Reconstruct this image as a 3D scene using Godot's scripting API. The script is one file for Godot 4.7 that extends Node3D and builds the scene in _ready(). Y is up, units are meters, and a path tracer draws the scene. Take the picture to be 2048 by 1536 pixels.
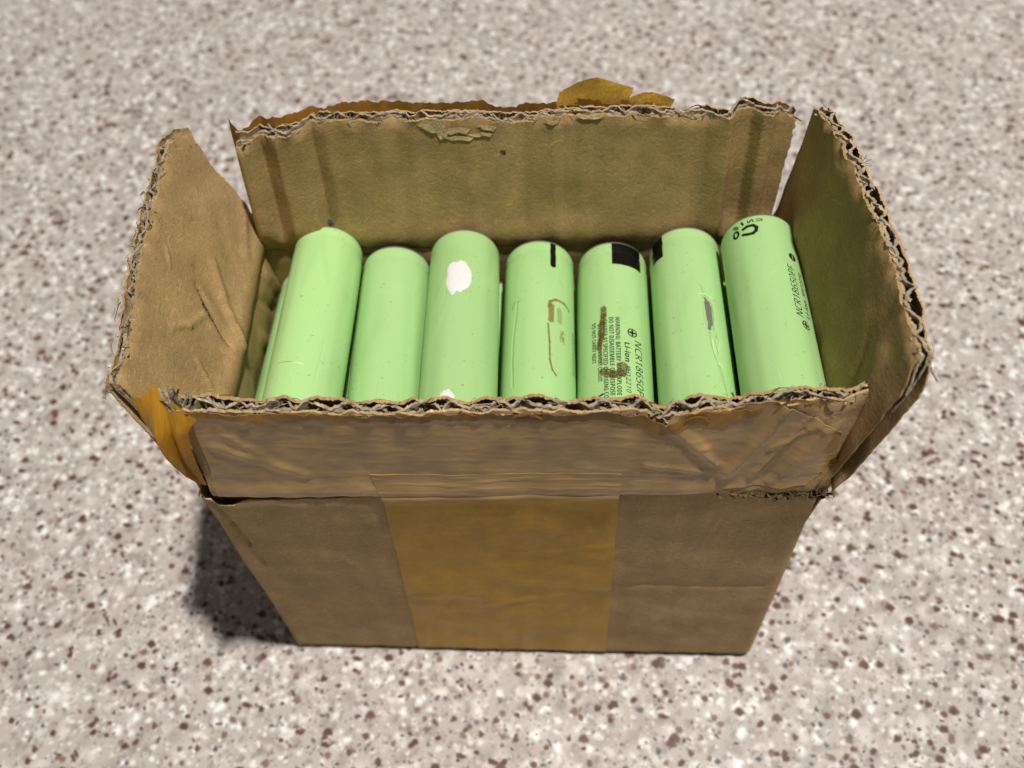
extends Node3D
# All shapes are written in millimetres (y up, box front at z = 0) and scaled to metres when committed.
const MM := 0.001
const R0 := 9.2            # radius of a cell
const TEX := 11.0          # pixels per millimetre on a cell's wrap
var rng := RandomNumberGenerator.new()
var n_low: FastNoiseLite
var n_mid: FastNoiseLite
var n_hi: FastNoiseLite
var M := {}
var box: Node3D

# ---------------------------------------------------------------- helpers
func make_noise(sd: int, freq: float, oct := 3) -> FastNoiseLite:
	var n := FastNoiseLite.new()
	n.seed = sd
	n.noise_type = FastNoiseLite.TYPE_SIMPLEX_SMOOTH
	n.frequency = freq
	n.fractal_octaves = oct
	return n

func lin(r: float, g: float, b: float, a := 1.0) -> Color:
	return Color(r, g, b, a).linear_to_srgb()

func start() -> SurfaceTool:
	var st := SurfaceTool.new()
	st.begin(Mesh.PRIMITIVE_TRIANGLES)
	return st

func part(called: String, st: SurfaceTool, mat: Material, parent: Node, label := "") -> MeshInstance3D:
	st.generate_normals()
	st.index()
	var o := MeshInstance3D.new()
	o.name = called
	o.mesh = st.commit()
	o.material_override = mat
	parent.add_child(o, true)
	if label != "":
		o.set_meta("label", label)
	return o

func tag(o: Node, label: String, category := "", group := "", kind := "") -> void:
	o.set_meta("label", label)
	if category != "": o.set_meta("category", category)
	if group != "": o.set_meta("group", group)
	if kind != "": o.set_meta("kind", kind)

func vert(st: SurfaceTool, p: Vector3, uv: Vector2, sg: int) -> void:
	st.set_smooth_group(sg)
	st.set_uv(uv)
	st.add_vertex(p * MM)

func quad(st: SurfaceTool, a: Vector3, b: Vector3, c: Vector3, d: Vector3, ua: Vector2, ub: Vector2, uc: Vector2, ud: Vector2, sg: int) -> void:
	vert(st, a, ua, sg); vert(st, b, ub, sg); vert(st, c, uc, sg)
	vert(st, a, ua, sg); vert(st, c, uc, sg); vert(st, d, ud, sg)

func seg_dist(p: Vector2, a: Vector2, b: Vector2) -> float:
	return p.distance_to(Geometry2D.get_closest_point_to_segment(p, a, b))

func keyed(keys: Array, s: float) -> float:            # straight lines between [position, value] pairs
	if s <= keys[0][0]: return keys[0][1]
	for i in range(1, keys.size()):
		if s <= keys[i][0]:
			return lerpf(keys[i - 1][1], keys[i][1], (s - keys[i - 1][0]) / (keys[i][0] - keys[i - 1][0]))
	return keys[-1][1]

# A sheet of paper on a board: pos(s, t, n) gives a point, n being the distance outward from the board's outer face.
# f: {pos, top, smin, smax, n0, n1, ns, ts, cut, from}; the sheet spans t = from..top(s).
func sheet(st: SurfaceTool, f: Dictionary) -> void:
	var ns: int = f.ns
	var ts: Array = f.ts
	var nt := ts.size()
	var below: Callable = f.get("from", func(_s): return 0.0)
	var cut = f.get("cut")
	var uvo: Vector2 = f.get("uvo", Vector2.ZERO)
	var front := []
	var back := []
	var uvs := []
	var sts := []
	for i in ns + 1:
		var u := float(i) / ns
		var sa := lerpf(f.smin.call(18.0), f.smax.call(18.0), u)
		var hi: float = f.top.call(sa)
		var lo: float = below.call(sa)
		var cf := PackedVector3Array()
		var cb := PackedVector3Array()
		var cu := PackedVector2Array()
		var cs := PackedVector2Array()
		for j in nt:
			var t := lerpf(lo, hi, ts[j])
			var s := lerpf(f.smin.call(t), f.smax.call(t), u)
			cf.append(f.pos.call(s, t, f.n1.call(s, t, hi)))
			cb.append(f.pos.call(s, t, f.n0.call(s, t, hi)))
			cu.append(Vector2(s, t) / 100.0 + uvo)
			cs.append(Vector2(s, t))
		front.append(cf); back.append(cb); uvs.append(cu); sts.append(cs)
	for i in ns:
		for j in nt - 1:
			if cut != null and cut.call((sts[i][j] + sts[i + 1][j + 1]) * 0.5):
				continue
			quad(st, front[i][j], front[i][j + 1], front[i + 1][j + 1], front[i + 1][j], uvs[i][j], uvs[i][j + 1], uvs[i + 1][j + 1], uvs[i + 1][j], 1)
			quad(st, back[i][j], back[i + 1][j], back[i + 1][j + 1], back[i][j + 1], uvs[i][j], uvs[i + 1][j], uvs[i + 1][j + 1], uvs[i][j + 1], 2)
	for i in ns:
		for j in [0, nt - 1]:
			quad(st, front[i][j], back[i][j], back[i + 1][j], front[i + 1][j], uvs[i][j], uvs[i][j], uvs[i + 1][j], uvs[i + 1][j], 3 + j)
	for i in [0, ns]:
		for j in nt - 1:
			quad(st, front[i][j], back[i][j], back[i][j + 1], front[i][j + 1], uvs[i][j], uvs[i][j], uvs[i][j + 1], uvs[i][j + 1], 5000 + i)

func steps(coarse: int, fine: int, share: float) -> Array:
	var a := []
	for i in coarse: a.append((1.0 - share) * i / coarse)
	for i in fine + 1: a.append(1.0 - share + share * i / fine)
	return a

func ribbon(st: SurfaceTool, pts: PackedVector3Array, side: Vector3, w: float) -> void:
	for i in pts.size() - 1:
		var wa := w * (1.0 - 0.5 * i / pts.size())
		var u := Vector2(pts[i].x, pts[i].y + pts[i].z) / 60.0
		quad(st, pts[i] - side * wa, pts[i] + side * wa, pts[i + 1] + side * wa, pts[i + 1] - side * wa, u, u + Vector2(0.01, 0), u + Vector2(0.01, 0.02), u + Vector2(0, 0.02), 1)

func patch(st: SurfaceTool, rows: Array, uvscale := 50.0, bump := 0.0, soft := 0.6) -> void:      # a smooth sheet through a grid of points, subdivided
	var k := 6
	var g := []
	var nr := rows.size()
	var nc: int = rows[0].size()
	for r in (nr - 1) * k + 1:
		var line := PackedVector3Array()
		for c in (nc - 1) * k + 1:
			var v: Vector3 = spline2(rows, float(r) / k, float(c) / k, soft)
			v += Vector3(n_hi.get_noise_2d(v.x * 9 + 7, v.y * 9), n_hi.get_noise_2d(v.x * 9, v.y * 9 + 40), n_hi.get_noise_2d(v.x * 9 + 80, v.y * 9)) * bump
			line.append(v)
		g.append(line)
	for r in g.size() - 1:
		for c in g[0].size() - 1:
			var q := [g[r][c], g[r + 1][c], g[r + 1][c + 1], g[r][c + 1]]
			var w := []
			for v in q: w.append(Vector2(v.x, v.y + v.z) / uvscale)
			quad(st, q[0], q[1], q[2], q[3], w[0], w[1], w[2], w[3], 1)

func spline2(rows: Array, r: float, c: float, soft: float) -> Vector3:
	var out := PackedVector3Array()
	for row in rows: out.append(spline(PackedVector3Array(row), c, soft))
	return spline(out, r, 0.6)

func spline(p: PackedVector3Array, x: float, soft: float) -> Vector3:
	var i := clampi(int(x), 0, p.size() - 2)
	var a := p[maxi(i - 1, 0)]
	var d := p[mini(i + 2, p.size() - 1)]
	return p[i].lerp(p[i + 1], x - i).lerp(p[i].cubic_interpolate(p[i + 1], a, d, x - i), soft)

# ---------------------------------------------------------------- textures
func blob(w: float, l: float, turn: float, col: Color, soft: float, sd: int) -> Image:
	var k := int(ceil(maxf(w, l) * 1.5)) * 2 + 3
	var im := Image.create_empty(k, k, false, Image.FORMAT_RGBA8)
	var c := k * 0.5
	for y in k:
		for x in k:
			var d := Vector2(x + 0.5 - c, y + 0.5 - c).rotated(turn)
			var wob := 1.0 + 0.38 * n_mid.get_noise_2d(d.angle() * 14.0 + sd * 31.7, sd * 9.1)
			var r := Vector2(d.x / w, d.y / l).length() * wob
			var a := clampf((1.0 + soft - r) / (2.0 * soft), 0.0, 1.0)
			if a > 0.0:
				im.set_pixel(x, y, Color(col.r, col.g, col.b, col.a * a))
	return im

func stamp_wrapped(im: Image, s: Image, x: int, y: int) -> void:
	var n := im.get_width()
	var m := im.get_height()
	var r := Rect2i(0, 0, s.get_width(), s.get_height())
	var over_x := x + r.size.x > n
	var over_y := y + r.size.y > m
	im.blend_rect(s, r, Vector2i(x, y))
	if over_x: im.blend_rect(s, r, Vector2i(x - n, y))
	if over_y: im.blend_rect(s, r, Vector2i(x, y - m))
	if over_x and over_y: im.blend_rect(s, r, Vector2i(x - n, y - m))

func counter_texture() -> ImageTexture:
	var n := 2048                                          # 0.52 m a side: about 4 pixels per millimetre
	var im := Image.create_empty(n, n, false, Image.FORMAT_RGBA8)
	im.fill(Color8(181, 174, 168))
	var kinds := [
		[9000, 3.0, 9.0, [Color8(224, 219, 214, 150), Color8(148, 138, 132, 150), Color8(182, 170, 162, 130), Color8(216, 210, 205, 150), Color8(160, 152, 148, 150)], 0.6, 1.9],
		[52000, 1.4, 3.4, [Color8(140, 129, 122, 165), Color8(236, 233, 229, 185), Color8(128, 120, 116, 150), Color8(214, 204, 196, 160), Color8(160, 145, 136, 160), Color8(230, 227, 223, 175), Color8(152, 140, 132, 160)], 0.55, 1.9],
		[70000, 0.6, 1.3, [Color8(120, 110, 104, 150), Color8(240, 237, 233, 150), Color8(146, 132, 122, 160), Color8(110, 106, 104, 130)], 0.6, 1.7],
		[9500, 1.6, 5.0, [Color8(242, 245, 243, 225), Color8(240, 238, 235, 200), Color8(232, 229, 225, 170)], 0.6, 1.9],
		[12000, 1.0, 2.2, [Color8(104, 92, 85, 205), Color8(92, 92, 93, 190), Color8(118, 98, 87, 195)], 0.5, 1.7],
		[5600, 1.6, 3.5, [Color8(76, 77, 78, 215), Color8(62, 66, 68, 215), Color8(96, 82, 75, 205)], 0.4, 1.6],
		[7200, 2.0, 5.4, [Color8(82, 56, 46, 245), Color8(96, 68, 58, 240), Color8(80, 55, 46, 240), Color8(114, 88, 77, 210)], 0.28, 1.5]]
	for kind in kinds:
		var pool := []
		for i in 36:
			var w := rng.randf_range(kind[1], kind[2])
			pool.append(blob(w, w * rng.randf_range(0.5, kind[5]) * 0.8, rng.randf() * PI, kind[3][i % kind[3].size()], kind[4], i + rng.randi() % 1000))
		for i in kind[0]:
			stamp_wrapped(im, pool[rng.randi() % pool.size()], rng.randi() % n, rng.randi() % n)
	return ImageTexture.create_from_image(im)

func kraft_texture(n: int, base: Color, low: float, fine: float, strokes: int, seed_at: int, stretch := 1) -> ImageTexture:
	rng.seed = seed_at
	var a := make_noise(seed_at, 0.006, 4).get_seamless_image(n, n)
	var b := make_noise(seed_at + 1, 0.16, 2).get_seamless_image(n, n / stretch if stretch > 1 else n)
	if stretch > 1:
		b.resize(n * stretch, n, Image.INTERPOLATE_BILINEAR)
		b.crop(n, n)
	a.convert(Image.FORMAT_L8); b.convert(Image.FORMAT_L8)
	var da := a.get_data()
	var db := b.get_data()
	var out := PackedByteArray()
	out.resize(n * n * 3)
	var r8 := base.r * 255.0
	var g8 := base.g * 255.0
	var b8 := base.b * 255.0
	for i in n * n:
		var k := 1.0 + low * (da[i] / 127.5 - 1.0) + fine * (db[i] / 127.5 - 1.0)
		out[i * 3] = clampi(int(r8 * k), 0, 255)
		out[i * 3 + 1] = clampi(int(g8 * k), 0, 255)
		out[i * 3 + 2] = clampi(int(b8 * k), 0, 255)
	var im := Image.create_from_data(n, n, false, Image.FORMAT_RGB8, out)
	for i in strokes:
		var p := Vector2(rng.randf() * n, rng.randf() * n)
		var dir := Vector2.from_angle(rng.randfn(0.0, 0.7))
		var k := 1.0 + rng.randfn(0.0, 0.13)
		for q in rng.randi_range(5, 22):
			p += dir
			dir = dir.rotated(rng.randfn(0.0, 0.09))
			var x := posmod(int(p.x), n)
			var y := posmod(int(p.y), n)
			var c := im.get_pixel(x, y)
			im.set_pixel(x, y, Color(clampf(c.r * k, 0, 1), clampf(c.g * k, 0, 1), clampf(c.b * k, 0, 1)))
	return ImageTexture.create_from_image(im)

func relief_texture(n: int, sd: int, freq: float, oct: int, stretch: int, ridged := false) -> ImageTexture:
	var f := make_noise(sd, freq, oct)
	if ridged: f.fractal_type = FastNoiseLite.FRACTAL_RIDGED
	var im := f.get_seamless_image(n, n)
	if ridged:
		im.convert(Image.FORMAT_RGB8)
		im.adjust_bcs(0.42, 3.4, 1.0)
	if stretch > 1:
		var w := Image.create_empty(n, n, false, im.get_format())
		im.resize(n * stretch, n, Image.INTERPOLATE_BILINEAR)
		w.blit_rect(im, Rect2i(0, 0, n, n), Vector2i.ZERO)
		im = w
	return ImageTexture.create_from_image(im)

func paper(tex: Texture2D, relief: Texture2D, depth_cm: float, rough := 0.85, tint := Color.WHITE) -> StandardMaterial3D:
	var m := StandardMaterial3D.new()
	m.albedo_texture = tex
	m.albedo_color = tint
	m.roughness = rough
	m.metallic_specular = 0.35
	m.heightmap_enabled = relief != null
	m.heightmap_texture = relief
	m.heightmap_scale = depth_cm
	return m

# ---------------------------------------------------------------- printing on a cell's wrap
# x runs round the cell in mm from its top line, h along it in mm from its far end
var along_scale := 1.0
func px(x: float, h: float) -> Vector2:
	return Vector2((x + PI * R0) * TEX, h * along_scale * TEX)

func stroke(im: Image, pts: Array, w: float, col: Color, rough := 0.0) -> void:
	for i in pts.size() - 1:
		var a := px(pts[i][0], pts[i][1])
		var b := px(pts[i + 1][0], pts[i + 1][1])
		var ww := w * TEX * 0.5
		for y in range(maxi(0, int(minf(a.y, b.y) - ww - 2)), mini(im.get_height(), int(maxf(a.y, b.y) + ww + 3))):
			for x in range(maxi(0, int(minf(a.x, b.x) - ww - 2)), mini(im.get_width(), int(maxf(a.x, b.x) + ww + 3))):
				var d := seg_dist(Vector2(x + 0.5, y + 0.5), a, b) + rough * n_hi.get_noise_2d(x * 6.0, y * 6.0) * ww
				var k := clampf(ww - d + 0.5, 0.0, 1.0) * col.a
				if rough > 0.0: k *= clampf(0.75 + 0.9 * n_mid.get_noise_2d(x * 5.0, y * 5.0), 0.15, 1.0)
				if k > 0.0:
					var o := im.get_pixel(x, y)
					im.set_pixel(x, y, o.lerp(Color(col.r, col.g, col.b), k))

func print_text(im: Image, words: String, at: Vector2, size: float, long: float, along: float, col: Color, font: String, slant := 0.0, wear := 0.0) -> void:
	# along = 1: reads towards the near end, letter tops to the right; -1: reads towards the far end, tops to the left
	var tm := TextMesh.new()
	var sf := SystemFont.new()
	sf.font_names = PackedStringArray([font.trim_suffix(" Bold")])
	if font.ends_with(" Bold"): sf.font_weight = 700
	tm.font = sf
	tm.font_size = 96
	tm.pixel_size = 1.0 / 96.0
	tm.depth = 0.0
	tm.text = words
	tm.horizontal_alignment = HORIZONTAL_ALIGNMENT_LEFT
	tm.vertical_alignment = VERTICAL_ALIGNMENT_BOTTOM
	var arr := tm.get_mesh_arrays()
	var v: PackedVector3Array = arr[Mesh.ARRAY_VERTEX]
	var idx: PackedInt32Array = arr[Mesh.ARRAY_INDEX]
	var lo := Vector2(1e9, 1e9)
	var hi := Vector2(-1e9, -1e9)
	for p in v:
		lo = lo.min(Vector2(p.x, p.y)); hi = hi.max(Vector2(p.x, p.y))
	var kx := long / (hi.x - lo.x)
	var ky := size / (hi.y - lo.y)
	var cover := {}
	for t in range(0, idx.size(), 3):
		var q := []
		for k in 3:
			var p := v[idx[t + k]]
			var yy := (p.y - lo.y) * ky
			var xx := (p.x - lo.x) * kx + slant * yy
			q.append(px(at.x + along * yy, at.y + along * xx))
		var a: Vector2 = q[0]
		var b: Vector2 = q[1]
		var c: Vector2 = q[2]
		if absf((b - a).cross(c - a)) < 1e-4: continue
		var mn := a.min(b).min(c)
		var mx := a.max(b).max(c)
		for y in range(int(mn.y), int(mx.y) + 1):
			for x in range(int(mn.x), int(mx.x) + 1):
				var got := 0
				for sy in 4:
					for sx in 4:
						var p := Vector2(x + (sx + 0.5) / 4.0, y + (sy + 0.5) / 4.0)
						var e0 := (b - a).cross(p - a)
						var e1 := (c - b).cross(p - b)
						var e2 := (a - c).cross(p - c)
						if (e0 >= 0 and e1 >= 0 and e2 >= 0) or (e0 < 0 and e1 < 0 and e2 < 0): got += 1
				if got > 0:
					cover[Vector2i(x, y)] = cover.get(Vector2i(x, y), 0.0) + got / 16.0
	for k in cover:
		if k.x >= 0 and k.y >= 0 and k.x < im.get_width() and k.y < im.get_height():
			var a: float = minf(1.0, cover[k]) * col.a * (1.0 - wear * clampf(0.5 + n_mid.get_noise_2d(k.x * 3.0, k.y * 3.0), 0.0, 1.0))
			im.set_pixelv(k, im.get_pixelv(k).lerp(Color(col.r, col.g, col.b), a))

func ring_mark(im: Image, at: Vector2, r: float, plus: bool) -> void:
	var ink := Color(0.05, 0.1, 0.05, 0.95)
	var pts := []
	for i in 25: pts.append([at.x + r * cos(i * TAU / 24), at.y + r * sin(i * TAU / 24)])
	if plus:
		stroke(im, pts, 0.26, ink)
		stroke(im, [[at.x - r * 0.6, at.y], [at.x + r * 0.6, at.y]], 0.5, ink)
		stroke(im, [[at.x, at.y - r * 0.6], [at.x, at.y + r * 0.6]], 0.5, ink)
	else:
		stroke(im, [[at.x, at.y], [at.x + 0.01, at.y]], r * 2.2, ink)
		stroke(im, [[at.x, at.y - r * 0.6], [at.x, at.y + r * 0.6]], 0.3, Color(0.55, 0.75, 0.45))

func wrap_image(sd: int, tone: float) -> Image:
	var im := Image.create_empty(int(TAU * R0 * TEX), int(65.0 * TEX), false, Image.FORMAT_RGBA8)
	rng.seed = sd
	im.fill(lin(0.395 * tone, 0.648 * tone, 0.262 * tone))
	var w := im.get_width()
	var h := im.get_height()
	for i in 26:                                            # long soft streaks and scuffs in the plastic film
		var c := lin(0.46, 0.72, 0.32, 0.24) if i % 2 else lin(0.27, 0.50, 0.18, 0.22)
		im.blend_rect(blob(rng.randf_range(6, 26), rng.randf_range(20, 90), rng.randfn(0, 0.15), c, 0.8, sd * 7 + i), Rect2i(0, 0, 400, 400), Vector2i(rng.randi() % w - 60, rng.randi() % h - 100))
	for i in 14:                                            # fine scratches
		var a := Vector2(rng.randf_range(-12, 12), rng.randf_range(4, 60))
		var b := a + Vector2(rng.randfn(0, 1.2), rng.randfn(0, 2.6))
		stroke(im, [[a.x, a.y], [b.x, b.y]], 0.14, lin(0.62, 0.84, 0.48, 0.5) if i % 3 else lin(0.16, 0.30, 0.10, 0.4), 0.5)
	for i in 150:                                           # grime
		var k := rng.randf()
		var c := lin(0.12, 0.20, 0.07, 0.15 + 0.4 * k * k)
		im.blend_rect(blob(rng.randf_range(0.8, 2.6), rng.randf_range(1.0, 4.0), rng.randf() * PI, c, 0.6, sd + i), Rect2i(0, 0, 60, 60), Vector2i(rng.randi() % w, rng.randi() % h))
	return im

func wrap_material(im: Image, relief: Image) -> StandardMaterial3D:
	var m := StandardMaterial3D.new()
	m.albedo_texture = ImageTexture.create_from_image(im)
	m.roughness = 0.38
	m.metallic_specular = 0.4
	if relief != null:
		m.heightmap_enabled = true
		m.heightmap_texture = ImageTexture.create_from_image(relief)
		m.heightmap_scale = 0.035
	return m

func scar_relief(list: Array) -> Image:
	var im := Image.create_empty(int(TAU * R0 * TEX), int(65.0 * TEX), false, Image.FORMAT_RGBA8)
	im.fill(Color(0.5, 0.5, 0.5))
	for s in list: stroke(im, s[0], s[1], Color(s[2], s[2], s[2], s[3]), 0.5)
	im.resize(im.get_width() / 2, im.get_height() / 2, Image.INTERPOLATE_LANCZOS)
	im.resize(im.get_width() * 2, im.get_height() * 2, Image.INTERPOLATE_CUBIC)
	im.convert(Image.FORMAT_L8)
	return im

# ---------------------------------------------------------------- cells
func lathe(profile: Array, seg: int, facet: float, sd: int) -> SurfaceTool:      # profile of [h, radius]
	var st := start()
	for j in profile.size() - 1:
		for i in seg:
			var p := []
			var w := []
			for k in [[i, j], [i, j + 1], [i + 1, j + 1], [i + 1, j]]:
				var th: float = -PI + TAU * k[0] / seg
				var h: float = profile[k[1]][0]
				var r: float = profile[k[1]][1] + facet * n_mid.get_noise_3d(cos(th) * 26.0, sin(th) * 26.0, sd * 40.0 + h * 0.25) * smoothstep(4.0, 14.0, h) * smoothstep(64.0, 58.0, h)
				p.append(Vector3(sin(th) * r, cos(th) * r, h))
				w.append(Vector2(float(k[0]) / seg, h / 65.0))
			quad(st, p[0], p[1], p[2], p[3], w[0], w[1], w[2], w[3], 1)
	return st

var wrap_mesh := {}
func make_cell(mat: Material, crimped: bool, sd: int) -> Node3D:
	var o := Node3D.new()
	o.name = "battery_cell" if not has_node("battery_cell") else "battery_cell_%03d" % get_tree_count()
	add_child(o, true)
	var far := [[0.75, 8.75], [0.78, 8.9], [0.95, 9.02], [1.3, 9.12], [1.7, 9.17], [2.0, R0]]
	if crimped: far = [[0.75, 8.75], [0.78, 8.9], [0.95, 9.0], [1.3, 9.08], [1.7, 9.12], [2.5, 9.14], [3.2, 9.09], [3.8, 9.0], [4.5, 9.08], [5.4, R0]]
	var prof := far.duplicate()
	for h in [12, 20, 28, 36, 44, 52, 60]: prof.append([float(h), R0])
	prof.append_array([[63.2, R0], [64.1, 9.1], [64.6, 8.8], [64.9, 8.2], [64.95, 7.0]])
	part("wrap", lathe(prof, 120, 0.24, sd), mat, o)
	var can := [[0.4, 0.0], [0.35, 5.0], [-0.25, 6.2], [-0.25, 8.2], [-0.1, 8.55], [0.25, 8.78], [0.8, 8.84], [1.6, 8.8], [32.0, 8.7], [64.5, 8.7], [65.1, 8.0], [65.2, 0.0]]
	part("can", lathe(can, 64, 0.0, sd), M.steel, o)
	return o

var made_cells := 0
func get_tree_count() -> int:
	made_cells += 1
	return made_cells

func lay(o: Node3D, a: Vector3, b: Vector3) -> void:
	var z := (b - a).normalized()
	var x := Vector3.UP.cross(z).normalized()
	o.transform = Transform3D(Basis(x, z.cross(x), z), a * MM)

func dab(o: Node3D, at: Vector2, w: float, l: float, sd: int) -> void:            # a thick blot of white correction fluid
	var st := start()
	var rings := 9
	var seg := 40
	for r in rings:
		for i in seg:
			var p := []
			for k in [[r, i], [r + 1, i], [r + 1, i + 1], [r, i + 1]]:
				var an: float = TAU * k[1] / seg
				var q: float = float(k[0]) / rings
				var edge := 1.0 + 0.16 * n_mid.get_noise_2d(cos(an) * 22.0 + sd * 50.0, sin(an) * 22.0)
				if absf(an - PI * 0.52) < 0.16: edge *= 0.86
				var x := at.x + w * q * edge * cos(an)
				var h := at.y + l * q * edge * sin(an)
				var up := R0 + 0.02 + 0.32 * sqrt(maxf(0.0, 1.0 - q * q)) * (0.7 + 0.5 * n_hi.get_noise_2d(x * 24.0, h * 24.0))
				p.append(Vector3(sin(x / R0) * up, cos(x / R0) * up, h))
			quad(st, p[0], p[1], p[2], p[3], Vector2(), Vector2(), Vector2(), Vector2(), 1)
	part("paint_dab", st, M.white_paint, o, "white dab of correction fluid")

# ---------------------------------------------------------------- cardboard
# A flap hinged along a box edge. k: {hinge, along, out, phi(s), top(s), smin(t), smax(t), disp(s,t), curl, crush, sd}
func flap(k: Dictionary, label: String) -> MeshInstance3D:
	var sd: float = k.sd
	var along: Vector3 = k.along
	var out: Vector3 = k.out
	var hinge: Vector3 = k.hinge
	var pos := func(s: float, t: float, n: float) -> Vector3:
		var f := deg_to_rad(k.phi.call(s))
		var bend := 5.0                                    # the board curves over this length above the fold
		var g := f * clampf(t / bend, 0.0, 1.0)
		var p := hinge + along * s + Vector3(0, minf(t, 0.0), 0)
		if t > 0.0 and absf(f) > 1e-4:
			var q := minf(t, bend) / bend * f
			p += (Vector3(0, sin(q), 0) + out * (1.0 - cos(q))) * bend / f
			p += (Vector3(0, cos(f), 0) + out * sin(f)) * maxf(0.0, t - bend)
		var nrm := out * cos(g) - Vector3(0, sin(g), 0)
		return p + nrm * (n + k.disp.call(s, t))
	var fray := func(s: float, which: float) -> float:
		return 0.8 * n_hi.get_noise_2d(s * 2.0 + sd * 100.0, which * 77.0) + 0.8 * n_mid.get_noise_2d(s * 3.6 + sd * 90.0, which * 50.0) + 0.45 * n_hi.get_noise_2d(s * 11.0, which * 31.0 + sd)
	var crush := func(s: float) -> float:                   # 0 flutes stand open .. 1 squashed
		return clampf(0.52 + 1.1 * n_mid.get_noise_2d(s * 2.2 + sd * 130.0, 3.0), 0.0, 1.0)
	var edge := func(t: float, hi: float, reach: float) -> float:
		return clampf(1.0 - (hi - t) / reach, 0.0, 1.0)
	var outer_n := func(s: float, t: float, hi: float) -> float:
		var e: float = edge.call(t, hi, 4.0)
		return (-0.5 * crush.call(s) + 0.6 * n_mid.get_noise_2d(s * 2.6 + sd * 30.0, 9.0)) * e * e
	var inner_n := func(s: float, t: float, hi: float) -> float:
		var e: float = edge.call(t, hi, 3.0)
		return -4.0 + (0.7 * crush.call(s) + 0.8 * n_mid.get_noise_2d(s * 2.8 + sd * 60.0, 29.0)) * e * e
	var thick := func(s: float, t: float, hi: float) -> float:
		return 0.36 + 0.2 * edge.call(t, hi, 1.2) * (1.0 + 1.2 * n_hi.get_noise_2d(s * 16.0, sd * 20.0))
	var rows := steps(k.get("rows", 22), 14, 0.16)
	var st := start()
	sheet(st, {"pos": pos, "smin": k.smin, "smax": k.smax, "ns": k.cols, "ts": rows, "uvo": Vector2(sd * 0.37, 0.11), "cut": k.get("cut_out"),
		"top": func(s): return k.top.call(s) + k.get("outer_up", func(_s): return 0.0).call(s) + 0.7 * fray.call(s, 1.0),
		"n1": outer_n, "n0": func(s, t, hi): return outer_n.call(s, t, hi) - thick.call(s, t, hi)})
	thick = func(s: float, t: float, hi: float) -> float:
		return 0.36 + 0.42 * edge.call(t, hi, 1.2) * (1.0 + 1.2 * n_hi.get_noise_2d(s * 16.0, sd * 20.0))
	var si := start()
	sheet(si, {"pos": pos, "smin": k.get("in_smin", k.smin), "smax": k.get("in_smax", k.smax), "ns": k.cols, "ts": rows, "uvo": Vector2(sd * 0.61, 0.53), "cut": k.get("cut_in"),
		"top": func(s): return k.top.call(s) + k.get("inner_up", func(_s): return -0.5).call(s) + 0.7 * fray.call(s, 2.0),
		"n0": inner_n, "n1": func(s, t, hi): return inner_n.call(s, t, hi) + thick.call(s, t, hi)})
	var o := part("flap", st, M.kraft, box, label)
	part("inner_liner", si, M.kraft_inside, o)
	# the wavy paper between the two liners
	var fl := start()
	var wave := func(s: float, t: float, hi: float) -> float:
		var c: float = crush.call(s)
		var ph: float = s * TAU / 7.4 + 2.6 * n_mid.get_noise_2d(s * 1.6 + sd * 40.0, 60.0)
		var e: float = edge.call(t, hi, 6.0)
		var mid := lerpf(-2.0, lerpf(-2.0, k.get("crush_to", -1.4), c), e)
		var amp := lerpf(1.32, lerpf(1.3, 0.45, c), e)
		return mid + amp * sin(ph) + e * (0.45 * n_hi.get_noise_2d(s * 9.0 + sd * 11.0, t * 3.0) + 0.5 * c * n_mid.get_noise_2d(s * 12.0, 90.0 + sd))
	sheet(fl, {"pos": pos, "smin": k.get("in_smin", k.smin), "smax": k.get("in_smax", k.smax), "ns": int(k.cols * 1.5), "ts": steps(4, 6, 0.4), "uvo": Vector2(0.2, 0.8),
		"from": func(s): return k.top.call(s) - 14.0,
		"top": func(s): return k.top.call(s) + minf(0.0, k.get("inner_up", func(_s): return 0.0).call(s)) + 0.25 + 0.8 * fray.call(s, 3.0),
		"n1": wave, "n0": func(s, t, hi): return wave.call(s, t, hi) - 0.42 - 0.34 * edge.call(t, hi, 1.6) * (1.0 + n_hi.get_noise_2d(s * 18.0, 4.0))})
	var pulp := func(s: float, t: float, hi: float) -> float:
		var e: float = edge.call(t, hi, 5.0)
		return k.get("pulp_at", -2.9) + e * (0.75 * n_mid.get_noise_2d(s * 5.5 + sd * 70.0, 150.0) + 0.55 * n_hi.get_noise_2d(s * 8.0, t * 3.0 + sd * 50.0))
	sheet(fl, {"pos": pos, "smin": k.get("in_smin", k.smin), "smax": k.get("in_smax", k.smax), "ns": k.cols, "ts": steps(3, 6, 0.5), "uvo": Vector2(0.5, 0.3),
		"from": func(s): return k.top.call(s) - 8.0,
		"top": func(s): return k.top.call(s) + minf(0.0, k.get("inner_up", func(_s): return 0.0).call(s)) - 0.5 + 0.9 * fray.call(s, 6.0),
		"n1": func(s, t, hi): return pulp.call(s, t, hi) + 0.25 + 0.3 * edge.call(t, hi, 1.5), "n0": func(s, t, hi): return pulp.call(s, t, hi) - 0.2})
	# torn shreds and loose fibres caught along the edge
	rng.seed = int(sd * 1000)
	var L: float = k.smax.call(20.0) - k.smin.call(20.0)
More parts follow.
